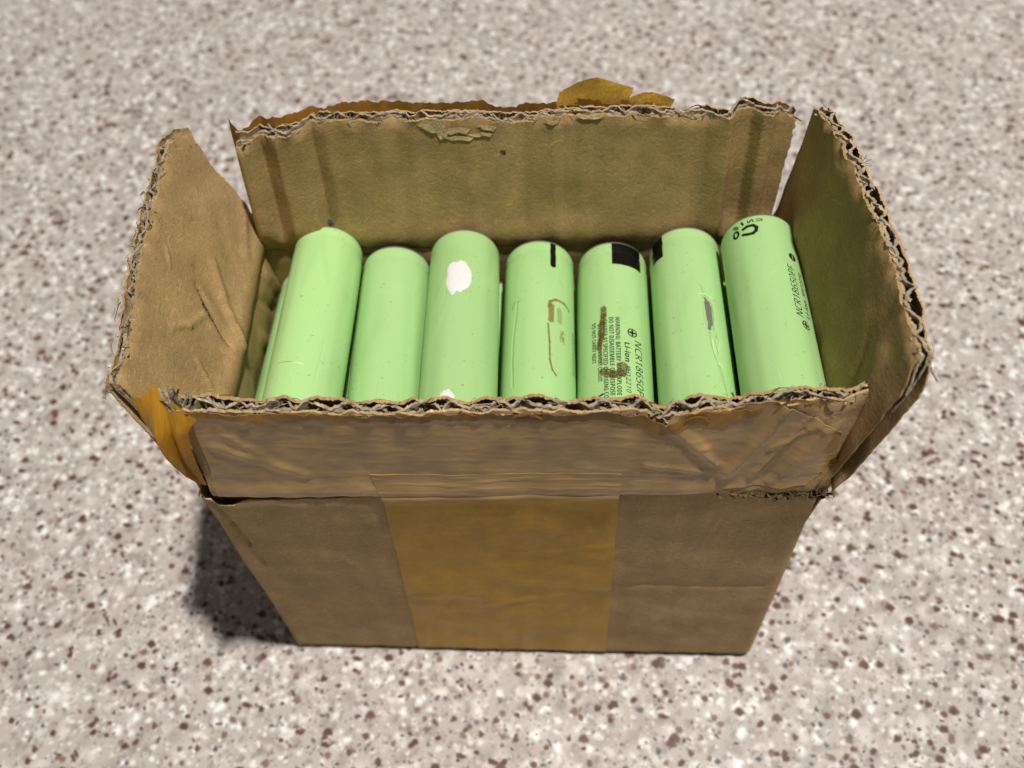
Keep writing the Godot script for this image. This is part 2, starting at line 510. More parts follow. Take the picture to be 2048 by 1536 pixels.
	for i in int(L * k.get("shreds", 1.5)):
		var s: float = k.smin.call(20.0) + rng.randf() * L
		var c: float = crush.call(s)
		if rng.randf() > 0.25 + c: continue
		var p := PackedVector3Array()
		var n := rng.randf_range(-3.6, -0.2)
		var t: float = k.top.call(s) + rng.randf_range(-1.0, 0.4)
		var ds := rng.randfn(0, 0.55)
		var dn := rng.randfn(0, 0.3)
		var dt := rng.randfn(0.02, 0.16)
		for j in rng.randi_range(4, 7):
			p.append(pos.call(s, minf(t, k.top.call(s) + 0.6), clampf(n, -4.2, 0.3)))
			s += ds; n += dn; t += dt
			ds += rng.randfn(0, 0.16); dn += rng.randfn(0, 0.16); dt += rng.randfn(-0.02, 0.1)
		ribbon(fl, p, (Vector3(rng.randfn(), rng.randfn() + 1.0, rng.randfn())).normalized(), rng.randf_range(0.16, 0.42))
	for i in int(L * 0.14):
		var s: float = k.smin.call(20.0) + rng.randf() * L
		var n := rng.randf_range(-4.1, 0.2)
		var q: Vector3 = pos.call(s, k.top.call(s) - 0.3, n)
		var d := Vector3(rng.randfn(), rng.randfn() * 0.6 + 0.3, rng.randfn()).normalized()
		var p := PackedVector3Array()
		for j in 5:
			p.append(q)
			q += d * 0.2
			d = (d + Vector3(rng.randfn(), rng.randfn(), rng.randfn()) * 0.35).normalized()
		ribbon(fl, p, Vector3(d.y, d.z, d.x), 0.045)
	part("fluting", fl, M.torn, o)
	o.set_meta("pos", pos)
	return o

func crease(list: Array, s: float, t: float) -> float:
	var d := 0.0
	for c in list:
		var q: float = seg_dist(Vector2(s, t), Vector2(c[0], c[1]), Vector2(c[2], c[3])) / c[4]
		if q < 3.0: d += c[5] * exp(-q * q)
	return d

func in_poly(p: Vector2, poly: PackedVector2Array) -> bool:
	return Geometry2D.is_point_in_polygon(p, poly)

func _ready() -> void:
	# ------------------------------------------------ camera, light, exposure
	var cam := Camera3D.new()
	cam.name = "camera"
	var p := 0.979444793546064
	var y := -0.0729176457624157
	var r := -0.07049885128426846
	var fwd := Vector3(sin(y) * cos(p), -sin(p), -cos(y) * cos(p))
	var right := Vector3(cos(y), 0, sin(y))
	var up := right.cross(fwd)
	add_child(cam)
	cam.transform = Transform3D(Basis(right * cos(r) + up * sin(r), up * cos(r) - right * sin(r), -fwd), Vector3(10.15, 311.39, 105.92) * MM)
	var lens := CameraAttributesPhysical.new()
	lens.frustum_near = 0.01
	lens.frustum_far = 20.0
	lens.frustum_focal_length = 31.25
	lens.frustum_focus_distance = 0.222
	lens.exposure_aperture = 13.5
	cam.attributes = lens
	cam.fov = rad_to_deg(2.0 * atan(768.0 / 2000.0))
	cam.near = 0.01
	cam.far = 20.0
	cam.current = true
	var we := WorldEnvironment.new()
	we.name = "environment"
	var env := Environment.new()
	env.background_mode = Environment.BG_COLOR
	env.background_color = lin(0.95, 0.93, 0.92)
	env.background_energy_multiplier = 0.095
	env.tonemap_mode = Environment.TONE_MAPPER_LINEAR
	env.tonemap_exposure = 1.0
	env.sdfgi_enabled = true
	env.ssao_enabled = true
	env.ssil_enabled = true
	we.environment = env
	add_child(we)
	var lamp := OmniLight3D.new()                           # the ceiling lamp, above and a little to the right
	lamp.name = "ceiling_lamp"
	lamp.light_color = Color(1.0, 0.975, 0.95)
	lamp.light_energy = 8.2
	lamp.light_size = 0.06
	lamp.omni_range = 6.0
	lamp.omni_attenuation = 2.0
	lamp.shadow_enabled = true
	add_child(lamp)
	lamp.position = Vector3(0.425, 2.6, 0.09)

	# ------------------------------------------------ materials
	rng.seed = 11
	n_low = make_noise(5, 0.02, 3)
	n_mid = make_noise(6, 0.05, 2)
	n_hi = make_noise(7, 0.08, 3)
	var fibre := relief_texture(512, 21, 0.14, 4, 1)
	var wrinkle := relief_texture(1024, 22, 0.05, 3, 3, true)
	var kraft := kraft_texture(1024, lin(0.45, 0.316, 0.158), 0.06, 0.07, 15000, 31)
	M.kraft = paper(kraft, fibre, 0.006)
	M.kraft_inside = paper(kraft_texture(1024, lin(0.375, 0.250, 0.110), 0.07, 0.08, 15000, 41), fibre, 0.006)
	M.torn = paper(kraft_texture(256, Color(0.61, 0.555, 0.47), 0.12, 0.16, 900, 33), fibre, 0.02, 0.95)
	M.tape_grey = paper(kraft_texture(512, lin(0.43, 0.285, 0.118), 0.12, 0.0, 0, 34, 2), wrinkle, 0.006, 0.3)
	M.tape_amber = paper(kraft_texture(512, lin(0.50, 0.287, 0.030), 0.07, 0.04, 0, 35, 4), wrinkle, 0.004, 0.3)
	M.tape_amber.metallic_specular = 0.22
	M.tape_amber.roughness = 0.4
	for film in [M.tape_grey, M.tape_amber]:
		film.clearcoat_enabled = true
		film.clearcoat = 0.16 if film == M.tape_grey else 0.06
		film.clearcoat_roughness = 0.14
		film.uv1_scale = Vector3(2, 2, 2)
	M.tape_loose = paper(kraft_texture(256, lin(0.56, 0.29, 0.03), 0.10, 0.08, 0, 36), null, 0.0, 0.35)
	M.tape_loose.backlight_enabled = true
	M.tape_loose.backlight = lin(0.8, 0.8, 0.8)
	M.tape_dark = paper(kraft_texture(256, lin(0.27, 0.145, 0.032), 0.2, 0.1, 0, 37), null, 0.0, 0.45)
	M.tape_shiny = paper(M.tape_grey.albedo_texture, wrinkle, 0.009, 0.2, Color.WHITE)
	M.tape_rust = paper(M.tape_dark.albedo_texture, null, 0.0, 0.4, lin(0.8, 0.7, 0.5))
	M.tape_scrap = paper(kraft_texture(256, lin(0.50, 0.30, 0.05), 0.14, 0.10, 500, 38), fibre, 0.006, 0.4)
	M.peel = paper(kraft_texture(256, lin(0.52, 0.38, 0.21), 0.08, 0.1, 900, 39), fibre, 0.015, 0.9)
	M.tape_scrap.backlight_enabled = true
	M.tape_scrap.backlight = lin(0.5, 0.5, 0.5)
	M.chewed = paper(M.torn.albedo_texture, fibre, 0.02, 0.95, Color(0.72, 0.66, 0.56))
	M.dull = StandardMaterial3D.new()
	M.dull.albedo_color = lin(0.10, 0.10, 0.10)
	M.dull.metallic = 0.4
	M.dull.roughness = 0.5
	M.steel = StandardMaterial3D.new()
	M.steel.albedo_color = lin(0.42, 0.42, 0.41)
	M.steel.metallic = 0.8
	M.steel.roughness = 0.4
	M.white_paint = StandardMaterial3D.new()
	M.white_paint.albedo_color = lin(0.76, 0.745, 0.745)
	M.white_paint.roughness = 0.6
	M.hair = StandardMaterial3D.new()
	M.hair.albedo_color = lin(0.42, 0.17, 0.06)
	M.hair.roughness = 0.6

	build_counter()
	build_box()
	build_cells()
	build_fibres()

# ---------------------------------------------------------------- the counter
func build_counter() -> void:
	rng.seed = 4
	var m := StandardMaterial3D.new()
	m.albedo_texture = counter_texture()
	m.roughness = 0.5
	m.metallic_specular = 0.4
	var st := start()
	var s := 520.0
	var x0 := -860.0
	var x1 := 860.0
	var z0 := -1150.0
	var z1 := 330.0
	var c := func(x: float, z: float) -> Vector2: return Vector2((x + 240.0) / s, (z + 340.0) / s)
	quad(st, Vector3(x0, 0, z0), Vector3(x1, 0, z0), Vector3(x1, 0, z1), Vector3(x0, 0, z1), c.call(x0, z0), c.call(x1, z0), c.call(x1, z1), c.call(x0, z1), 1)
	var d := -38.0
	quad(st, Vector3(x0, 0, z1), Vector3(x1, 0, z1), Vector3(x1, d, z1), Vector3(x0, d, z1), c.call(x0, z1), c.call(x1, z1), c.call(x1, z1 - d), c.call(x0, z1 - d), 2)
	quad(st, Vector3(x1, 0, z0), Vector3(x0, 0, z0), Vector3(x0, d, z0), Vector3(x1, d, z0), c.call(x1, z0), c.call(x0, z0), c.call(x0, z0 + d), c.call(x1, z0 + d), 3)
	quad(st, Vector3(x1, 0, z1), Vector3(x1, 0, z0), Vector3(x1, d, z0), Vector3(x1, d, z1), c.call(x1, z1), c.call(x1, z0), c.call(x1 - d, z0), c.call(x1 - d, z1), 4)
	quad(st, Vector3(x0, 0, z0), Vector3(x0, 0, z1), Vector3(x0, d, z1), Vector3(x0, d, z0), c.call(x0, z0), c.call(x0, z1), c.call(x0 + d, z1), c.call(x0 + d, z0), 5)
	quad(st, Vector3(x0, d, z1), Vector3(x1, d, z1), Vector3(x1, d, z0), Vector3(x0, d, z0), c.call(x0, z1), c.call(x1, z1), c.call(x1, z0), c.call(x0, z0), 6)
	var o := part("countertop", st, m, self)
	tag(o, "pale stone-look countertop speckled with brown, grey and white flecks", "", "", "structure")

# ---------------------------------------------------------------- the box
func build_box() -> void:
	box = Node3D.new()
	box.name = "cardboard_box"
	add_child(box)
	tag(box, "worn open corrugated cardboard box with torn flaps and amber packing tape, full of batteries", "box")
	build_walls()
	build_flaps()
	build_tape()

func wall_pos_front(s: float, h: float, n: float) -> Vector3:
	var z := lerpf(0.025, -0.012, h / 107.0) * s
	var d := maxf(0.0, s - 68.6)
	var rr := 0.0
	if d > 0.0: rr += 3.0 - sqrt(maxf(0.0, 9.0 - d * d))
	d = maxf(0.0, -70.2 - s)
	if d > 0.0: rr += 1.6 - sqrt(maxf(0.0, 2.6 - d * d))
	d = maxf(0.0, 3.6 - h)
	if d > 0.0: rr += 1.3 * (2.6 - sqrt(maxf(0.0, 6.76 - d * d)))
	d = clampf((h - 102.5) / 4.4, 0.0, 1.0)
	rr += 0.45 * d * d
	var k := 0.06 * sin(s * TAU / 7.4) + 0.55 * n_low.get_noise_2d(s * 1.3, h * 1.3) + crease([[-69.6, 105, -68.2, 92, 0.8, -1.2], [-68.2, 92, -67.2, 80, 0.6, -1.1], [-67.0, 77, -66.4, 68, 0.6, -0.8], [28, 55, 66, 55, 0.9, -0.3], [-72, 98, -62, 60, 5.0, -0.6]], s, h)
	return Vector3(s, h, z + n - rr + k)

func build_walls() -> void:
	var rows := []
	for i in 91: rows.append(i / 90.0)
	var st := start()
	var top := func(s: float) -> float:
		var a := 106.7 + 0.25 * n_hi.get_noise_2d(s * 9.0, 4.0)
		if s > -69.4 and s < -59.5: a -= 2.6 * smoothstep(-59.5, -66.5, s)
		if s > 44.0: a += 0.5 + 1.0 * n_mid.get_noise_2d(s * 9.0, 71.0)
		return a
	var lo := func(s: float) -> float: return 1.5 + 0.010 * s
	var c := func(v: float) -> Callable: return func(_t): return v
	sheet(st, {"pos": wall_pos_front, "smin": c.call(-71.7), "smax": c.call(71.45), "ns": 190, "ts": rows, "top": top, "from": lo, "n1": func(_s, _t, _h): return 0.0, "n0": func(_s, _t, _h): return -0.45})
	sheet(st, {"pos": wall_pos_front, "smin": c.call(-70.5), "smax": c.call(68.4), "ns": 60, "ts": [0.0, 0.3, 0.6, 0.8, 0.95, 1.0], "top": func(_s): return 106.0, "from": lo, "n1": func(_s, _t, _h): return -3.1, "n0": func(_s, _t, _h): return -3.5})
	part("wall_panel", st, M.kraft, box, "broad front side of the box with an amber tape strip down its middle")
	var defs := [
		[Vector3(0, 0, -79.2), Vector3(-1, 0, 0), Vector3(0, 0, -1), -71.5, 71.5, 2.0],
		[Vector3(-71.6, 0, 0), Vector3(0, 0, -1), Vector3(-1, 0, 0), 1.5, 79.0, 3.0],
		[Vector3(71.5, 0, 0), Vector3(0, 0, 1), Vector3(1, 0, 0), -79.0, -2.9, 4.0]]
	for d in defs:
		var list := []
		if d[5] == 3.0:
			list = [[52, 100, 66, 70, 1.5, -0.9], [60, 106, 72, 84, 1.2, 0.8], [70, 104, 76, 90, 1.6, -1.0], [40, 104, 50, 60, 4.0, 0.7]]
		var pos := func(s: float, h: float, n: float) -> Vector3:
			return d[0] + d[1] * s + d[2] * (n + 0.6 * clampf((h - 103.0) / 4.0, 0.0, 1.0) + (1.5 if d[5] == 4.0 else 0.0) * smoothstep(80.0, 106.0, h) + 0.5 * n_low.get_noise_2d(s + d[5] * 200.0, h) + crease(list, s, h) + (1.0 if d[5] == 3.0 else 0.0) * exp(-pow((h - 88.0) / 9.0, 2.0)) * smoothstep(1.5, 16.0, s) * smoothstep(79.0, 70.0, s)) + Vector3(0, h, 0)
		st = start()
		var f := {"pos": pos, "smin": c.call(d[3]), "smax": c.call(d[4]), "ns": 90, "ts": steps(30, 20, 0.35), "top": func(_s): return 106.95, "from": lo, "uvo": Vector2(d[5] * 0.3, 0.2), "n1": func(_s, _t, _h): return 0.0, "n0": func(_s, _t, _h): return -0.45}
		sheet(st, f)
		var o := part("wall_panel", st, M.kraft, box)
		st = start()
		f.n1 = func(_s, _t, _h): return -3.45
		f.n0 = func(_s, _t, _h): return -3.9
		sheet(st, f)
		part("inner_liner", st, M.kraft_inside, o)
	st = start()
	var floor_pos := func(s: float, t: float, n: float) -> Vector3: return Vector3(s, 0.35 - n, -t)
	sheet(st, {"pos": floor_pos, "smin": c.call(-68.0), "smax": c.call(68.0), "ns": 8, "ts": [0.0, 0.5, 1.0], "top": func(_s): return 76.0, "from": func(_s): return 3.2, "n1": func(_s, _t, _h): return 0.0, "n0": func(_s, _t, _h): return -3.6})
	part("base_panel", st, M.kraft, box)

func build_flaps() -> void:
	var wash := func(s: float, a: float) -> float: return a * sin(s * TAU / 7.4)
	# front
	var front_list := [[58, 35, 48, 10, 1.8, 0.6], [64, 33, 55, 4, 2.0, -0.7], [68, 26, 60, 3, 1.8, 0.6], [33, 31, 42, 20, 1.0, 0.4], [42, 20, 46, 13, 1.0, 0.3]]
	flap({"hinge": Vector3(0, 107, 0), "along": Vector3.RIGHT, "out": Vector3.BACK, "sd": 1.0, "cols": 330, "crush_to": -1.7, "pulp_at": -0.95, "shreds": 1.8,
		"phi": func(s): return -3.2 - 0.012 * s,
		"top": func(s): return keyed([[-66, 35.5], [-62, 35.0], [-52, 34.4], [-31, 33.4], [-10, 33.0], [10, 33.0], [20, 33.4], [29, 32.4], [34, 31.0], [38, 32.6], [46, 32.6], [52, 34.6], [60, 35.4], [68, 34.6], [73, 36.2]], s),
		"outer_up": func(s): return keyed([[28, 0.0], [33, -2.0], [36, -1.6], [40, 0.0]], s),
		"inner_up": func(s): return 0.3 + 1.2 * n_mid.get_noise_2d(s * 3.0, 8.0),
		"smin": func(t): return -68.5 + 0.06 * t, "smax": func(t): return 71.6 + 0.035 * t + 0.35 * n_hi.get_noise_2d(t * 12.0, 3.0),
		"disp": func(s, t): return wash.call(s, 0.06) + 0.5 * n_low.get_noise_2d(s * 1.5, t * 1.5 + 300.0) + 0.4 * exp(-pow((t - 3.2) / 3.0, 2.0)) - 0.5 * exp(-pow(t / 0.9, 2.0)) + crease(front_list, s, t) - 1.6 * smoothstep(66.0, 74.0, s)},
		"front flap standing upright under clear brown tape")
	# back
	var back_keys := [[-71, 0.6], [-66.6, -3.0], [-64.6, -2.6], [-62.0, 1.2], [-60.8, 0.4], [-57.5, -2.3], [-51, -1.7], [-48.8, 1.6], [-45.0, -0.1], [-32, 0.0], [-28, 0.35], [-24, 0.0], [-10, 0.0], [-7.5, 0.5], [-3, 0.0], [1, -0.2], [3.5, 0.5], [8, 0.0], [11, -0.3], [13.5, 0.5], [18, 0.0], [21, 0.4], [24, 0.0], [36, 0.1], [48, -0.4], [53.4, -2.6], [55.4, 0.8], [58.6, 1.0], [61.0, -2.0], [63.2, -1.8], [65.2, 1.2], [72, 1.6]]
	flap({"hinge": Vector3(0, 107, -79.2), "along": Vector3.RIGHT, "out": Vector3.FORWARD, "sd": 2.0, "cols": 300,
		"phi": func(_s): return 9.5,
		"top": func(s): return keyed([[-70, 34.2], [-64, 35.4], [-61, 36.4], [-52, 38.4], [-45, 40.1], [-8, 40.0], [-4, 39.1], [2, 38.5], [8, 39.8], [30, 40.2], [40, 39.2], [51, 39.8], [55.5, 41.2], [62, 40.4], [68, 37.6], [72, 34.4]], s),
		"outer_up": func(s): return keyed([[-70, 2.8], [-62, 0.6], [-50, 0.0], [54, 0.2], [58, 1.0], [70, 0.0]], s),
		"smin": func(t): return -67.9 + 0.014 * t, "smax": func(t): return 67.4 + 0.06 * t + 0.5 * n_hi.get_noise_2d(t * 9.0, 31.0),
		"cut_in": func(q): return q.distance_to(Vector2(-1.6, 30.6)) < 0.75,
		"disp": func(s, t): return keyed(back_keys, s) * smoothstep(0.0, 9.0, t) + wash.call(s, 0.11) + 0.5 * n_low.get_noise_2d(s * 1.5 + 90.0, t * 1.5) + 0.9 * exp(-pow(t / 1.6, 2.0)) - 0.35 * exp(-pow((t - 5.5) / 3.4, 2.0))},
		"back flap with folded creases at its left end")
	# left
	var slit := PackedVector2Array([Vector2(46.2, 20.8), Vector2(43.8, 18.4), Vector2(42.2, 15.4), Vector2(40.2, 11.6), Vector2(37.2, 6.6), Vector2(39.4, 11.8), Vector2(40.8, 15.6), Vector2(42.4, 18.6)])
	var left_list := [[46, 21, 38, 7, 1.0, 0.5], [55, 18, 46, 9, 1.4, -0.7], [46, 9, 40, 3, 1.2, -0.8], [50, 22, 46, 9, 2.2, 0.5], [30, 26, 34, 21, 0.7, -0.45], [34, 21, 40, 17, 0.6, -0.4], [45, 31, 48, 33, 0.5, -0.4], [27, 16, 24, 10, 0.7, -0.45], [60, 12, 70, 20, 3.0, 0.3], [66, 8, 80, 12, 1.6, -0.5], [72, 30, 86, 18, 4.0, 0.4], [20, 36, 34, 3, 6.0, -0.2]]
	flap({"hinge": Vector3(-71.5, 107, 0), "along": Vector3.FORWARD, "out": Vector3.LEFT, "sd": 3.0, "cols": 200, "rows": 48, "shreds": 2.0, "crush_to": -1.8,
		"phi": func(_s): return 21.5,
		"top": func(s): return keyed([[4, 36.2], [8.7, 36.2], [14, 35.8], [20, 36.4], [34, 39.2], [51, 40.0], [66, 40.3], [73, 40.8], [78, 38.0], [83, 33.2], [90, 31.0]], s),
		"inner_up": func(s): return keyed([[70, -0.5], [83, 0.2]], s),
		"smin": func(t): return 0.4 + 0.235 * t + 0.4 * n_hi.get_noise_2d(t * 10.0, 61.0),
		"smax": func(t): return keyed([[0, 78.6], [11, 81.2], [20, 83.6], [26, 85.6], [32, 90.0], [36, 90.0], [41, 88.0]], t),
		"in_smax": func(t): return keyed([[0, 77.6], [11, 80.6], [17, 82.4], [21, 82.6], [26, 82.2], [31, 83.6], [36, 85.0], [41, 84.0]], t) + 0.5 * n_hi.get_noise_2d(t * 8.0, 11.0),
		"cut_in": func(q): return in_poly(q, slit),
		"disp": func(s, t): return wash.call(s, 0.03) + 0.4 * n_low.get_noise_2d(s * 1.4, t * 1.4 + 500.0) + 1.2 * crease(left_list, s, t) + 0.7 * exp(-pow(t / 1.5, 2.0)) - 0.9 * exp(-pow((t - 4.5) / 3.0, 2.0))},
		"left flap, sunlit tan inside, slit by a tear".replace("sunlit", "brightly lit"))
	# right
	var right_list := [[3, 22, 10, 40, 2.6, -0.6], [8, 20, 15, 38, 1.8, 0.5], [0, 10, 6, 26, 2.0, 0.3], [62, 8, 58, 44, 4.0, -0.7], [70, 6, 68, 42, 3.0, 0.5], [20, 4, 34, 20, 3.5, 0.4]]
	flap({"hinge": Vector3(73.0, 107, 0), "along": Vector3.FORWARD, "out": Vector3.RIGHT, "sd": 4.0, "cols": 210, "rows": 34, "shreds": 0.45,
		"phi": func(s): return 10.0 - 4.5 * clampf(s / 79.0, 0.0, 1.1),
		"top": func(s): return keyed([[-2, 50.0], [3, 51.0], [9, 52.0], [20, 52.0], [31.5, 51.9], [45, 50.0], [53.6, 49.6], [60, 48.4], [68, 46.3], [75, 43.6], [81.5, 40.8]], s),
		"smin": func(t): return keyed([[0, -0.6], [8, -1.0], [30, -1.3], [42, -0.7], [45, 0.0], [50.5, 3.2]], t) + 0.35 * n_hi.get_noise_2d(t * 11.0, 161.0),
		"smax": func(t): return keyed([[0, 78.2], [7, 79.4], [25, 80.8], [46, 81.2]], t),
		"disp": func(s, t): return wash.call(s, 0.05) + 0.7 * n_low.get_noise_2d(s * 1.3 + 700.0, t * 1.3) + crease(right_list, s, t) + 0.6 * exp(-pow(t / 1.5, 2.0)) - 0.8 * exp(-pow((t - 4.5) / 3.0, 2.0))},
		"right flap, dark olive inside with frayed flutes along its edge")
	# lighter skins of paper peeled from the back flap's inner face, under its edge
	var peels := [[-21.5, 38.2, 3.0, 4.6, 0.5], [-17.5, 38.0, 2.4, 7.0, 0.25], [-13.0, 35.6, 5.0, 2.0, 0.1], [-12.0, 33.4, 5.6, 1.5, 0.05], [-5.5, 36.0, 3.6, 1.8, 0.1], [-7.0, 34.0, 4.4, 1.3, 0.1], [20.0, 38.6, 5.0, 1.2, 0.0], [10.0, 37.6, 2.0, 1.6, 0.1]]
	var bf: Callable = box.get_node("flap2").get_meta("pos")
	for q in peels:
		var rows := []
		for a in 3:
			var line := []
			for b in 4:
				var s: float = q[0] + (b / 3.0 - 0.5) * 1.5 * q[2] * (1.0 - 0.25 * a) + a * q[4] * 3.0 + 0.4 * n_hi.get_noise_2d(b * 40.0 + q[0] * 10.0, a * 30.0)
				var t: float = q[1] + 1.5 - a * q[3] * 0.36 + 0.7 * n_hi.get_noise_2d(b * 50.0, q[0] * 30.0)
				line.append(bf.call(s, t, -4.12 - 0.16 * a * (0.5 + absf(n_hi.get_noise_2d(q[0] * 20.0, b * 30.0)))))
			rows.append(line)
		var st := start()
		patch(st, rows, 60.0, 0.05)
		part("peeled_paper", st, M.peel, box, "")


func build_tape() -> void:
	var c := func(v: float) -> Callable: return func(_t): return v
	var even := []
	for i in 101: even.append(i / 100.0)
	# the long strip that runs up the front wall
	var st := start()
	var body := func(s: float, h: float, n: float) -> Vector3: return wall_pos_front(s, h, n)
	sheet(st, {"pos": body, "smin": func(t): return lerpf(-33.0, -29.1, t / 107.0), "smax": func(t): return lerpf(25.9, 25.1, t / 107.0), "ns": 60, "ts": even, "from": func(_s): return 2.3,
		"top": func(s): return 106.6 + 0.3 * n_hi.get_noise_2d(s * 3.0, 0.0),
		"n1": func(s, t, _h): return 0.22 + 0.5 * smoothstep(103.0, 107.0, t) + crease([[-9, 41, 12, 49, 0.8, 0.3], [1, 57, 25, 54, 0.8, 0.25], [-28, 47, -12, 48, 0.9, 0.25], [-20, 88, 2, 90, 0.7, 0.15], [8, 78, 24, 80, 0.7, 0.18]], s, t) + 0.10 * maxf(0.0, n_mid.get_noise_2d(s * 1.2, t * 6.0)), "n0": func(s, t, _h): return 0.04 + 0.5 * smoothstep(103.0, 107.0, t)})
	part("packing_tape", st, M.tape_amber, box, "amber strip of packing tape down the middle of the front")
	# over the front flap
	var k := func(s: float, t: float, n: float) -> Vector3:
		var f: Callable = box.get_node("flap").get_meta("pos")
		return f.call(s, t, n)
	var flap_top := func(s: float) -> float:
		return keyed([[-66, 35.0], [-52, 34.0], [-31, 33.2], [-10, 32.7], [10, 32.5], [20, 33.0], [28, 32.0], [33, 28.6], [35.5, 29.2], [38, 32.0], [44, 31.8], [50, 33.0], [54, 35.6], [59, 36.6], [63, 34.6], [66, 31.0], [69, 27.5], [71, 22.0]], s) + 0.8 * n_mid.get_noise_2d(s * 3.5, 300.0) + 0.5 * n_hi.get_noise_2d(s * 7.0, 10.0)
	st = start()
	var wr := func(s: float, t: float) -> float:
		return 0.10 * maxf(0.0, n_mid.get_noise_2d(s * 1.4 + 55.0, t * 6.0)) + 0.08 * maxf(0.0, n_mid.get_noise_2d(s * 4.0, t * 10.0 + 100.0)) + 0.7 * smoothstep(29.0, 34.0, t) * maxf(0.0, 0.2 + n_mid.get_noise_2d(s * 4.0, 33.0)) + crease([[57, 35, 48, 11, 0.9, 0.8], [62, 30, 54, 10, 0.9, 0.5], [66, 26, 58, 6, 0.9, 0.6], [56, 20, 66, 28, 0.8, 0.4], [33, 29, 45, 14, 0.8, 0.6], [30, 14, 42, 11, 0.8, 0.3], [-62, 22, -45, 11, 1.4, 0.4], [-58, 26, -50, 15, 1.2, 0.3]], s, t)
	sheet(st, {"pos": k, "smin": func(t): return keyed([[6, -67.0], [14, -65.5], [24, -65.0], [36, -64.0]], t), "smax": func(t): return keyed([[5, 66.0], [10, 69.0], [16, 70.5], [24, 70.0], [30, 66.5], [36, 64.0]], t), "ns": 260, "ts": even,
		"from": func(s): return keyed([[-66, 0.3], [44, 0.3], [52, 3.5], [70, 5.0]], s) + 0.15 * n_hi.get_noise_2d(s * 4.0, 80.0), "top": flap_top,
		"n1": func(s, t, _h): return 0.17 + 0.09 * smoothstep(9.4, 9.7, t) + wr.call(s, t), "n0": func(s, t, _h): return 0.08 + wr.call(s, t)})
	part("packing_tape", st, M.tape_grey, box, "wide wrinkled strip of clear brown tape along the front flap")
	# where the strip from the wall laps over the fold
	st = start()
	sheet(st, {"pos": k, "smin": func(t): return -29.2 - 0.14 * t, "smax": c.call(25.0), "ns": 90, "ts": even, "from": func(s): return -0.2 + 0.15 * n_hi.get_noise_2d(s * 3.0, 44.0), "top": func(_s): return 10.3,
		"n1": func(s, t, _h): return 0.34 + 0.2 * maxf(0.0, n_mid.get_noise_2d(s * 0.9, t * 8.0 + 31.0)) + 0.9 * (1.0 - smoothstep(0.0, 1.6, t)), "n0": func(s, t, _h): return 0.24 + 0.9 * (1.0 - smoothstep(0.0, 1.6, t))})
	part("packing_tape", st, M.tape_shiny, box, "shiny lap of tape across the front fold")
	# amber rim where the tape stands free of the card below the torn edge
	st = start()
	sheet(st, {"pos": k, "smin": c.call(-64.5), "smax": c.call(52.0), "ns": 240, "ts": [0.0, 0.35, 0.7, 1.0],
		"from": func(s): return flap_top.call(s) - 1.3 - 1.6 * maxf(0.0, n_mid.get_noise_2d(s * 1.8, 12.0)) - keyed([[14, 0.0], [22, 1.2], [30, 2.0], [44, 2.6], [52, 0.5]], s), "top": func(s): return flap_top.call(s) + 0.75,
		"n1": func(s, t, _h): return 0.42 + wr.call(s, t), "n0": func(s, t, _h): return 0.32 + wr.call(s, t)})
	part("packing_tape", st, M.tape_dark, box, "amber rim of tape under the torn front edge")
	# loose amber ends
	st = start()
	patch(st, [
		[Vector3(-76.6, 142.4, -4.8), Vector3(-74.2, 142.6, -4.6), Vector3(-71.3, 144.8, -6.2), Vector3(-69.0, 143.4, -4.6), Vector3(-66.0, 142.8, -2.4), Vector3(-62.0, 141.8, 0.3)],
		[Vector3(-75.4, 136.2, -2.8), Vector3(-73.8, 136.2, -1.4), Vector3(-71.3, 137.2, 2.4), Vector3(-69.4, 136.6, -0.4), Vector3(-67.4, 137.0, 1.5), Vector3(-64.6, 138.0, 0.9)],
		[Vector3(-74.2, 130.0, -1.6), Vector3(-73.0, 129.0, -0.2), Vector3(-71.2, 129.5, 3.0), Vector3(-69.8, 128.8, 0.2), Vector3(-68.4, 129.0, 2.0), Vector3(-66.4, 129.5, 1.0)],
		[Vector3(-72.6, 121.5, -0.8), Vector3(-71.6, 120.5, -0.2), Vector3(-70.4, 120.5, 1.8), Vector3(-69.5, 120.2, 0.4), Vector3(-68.6, 120.0, 1.3), Vector3(-67.4, 120.0, 0.9)],
		[Vector3(-70.4, 116.0, -0.2), Vector3(-69.9, 115.5, 0.1), Vector3(-69.2, 115.2, 0.9), Vector3(-68.8, 115.0, 0.5), Vector3(-68.3, 114.8, 0.8), Vector3(-67.8, 114.5, 0.6)]], 40.0, 0.12, 0.0)
	part("packing_tape", st, M.tape_loose, box, "bright amber crumpled end of tape at the front left corner")
	for q in [[[54.5, 35.2], [57.5, 37.6], [61.5, 36.6], [64.0, 34.2], 1.6, 0.9], [[2.0, 33.0], [4.0, 33.9], [6.0, 33.8], [8.0, 32.6], 1.8, 0.9], [[37.0, 31.0], [39.0, 32.2], [41.0, 31.6], [42.0, 30.0], 1.6, 0.8], [[69.4, 15.0], [70.4, 15.0], [71.2, 14.0], [71.4, 11.0], 3.0, 0.6]]:
		var rows := []
		for a in 3:
			var line := []
			for b in 4:
				line.append(k.call(q[b][0], q[b][1] - a * q[4] * 0.5, q[5] - 0.25 * a))
			rows.append(line)
		st = start()
		patch(st, rows, 40.0, 0.12)
		part("packing_tape", st, M.tape_loose, box)
	# tape left on the outside of the back flap, standing above its edge
	var f: Callable = box.get_node("flap2" if box.has_node("flap2") else "flap_001").get_meta("pos")
	st = start()
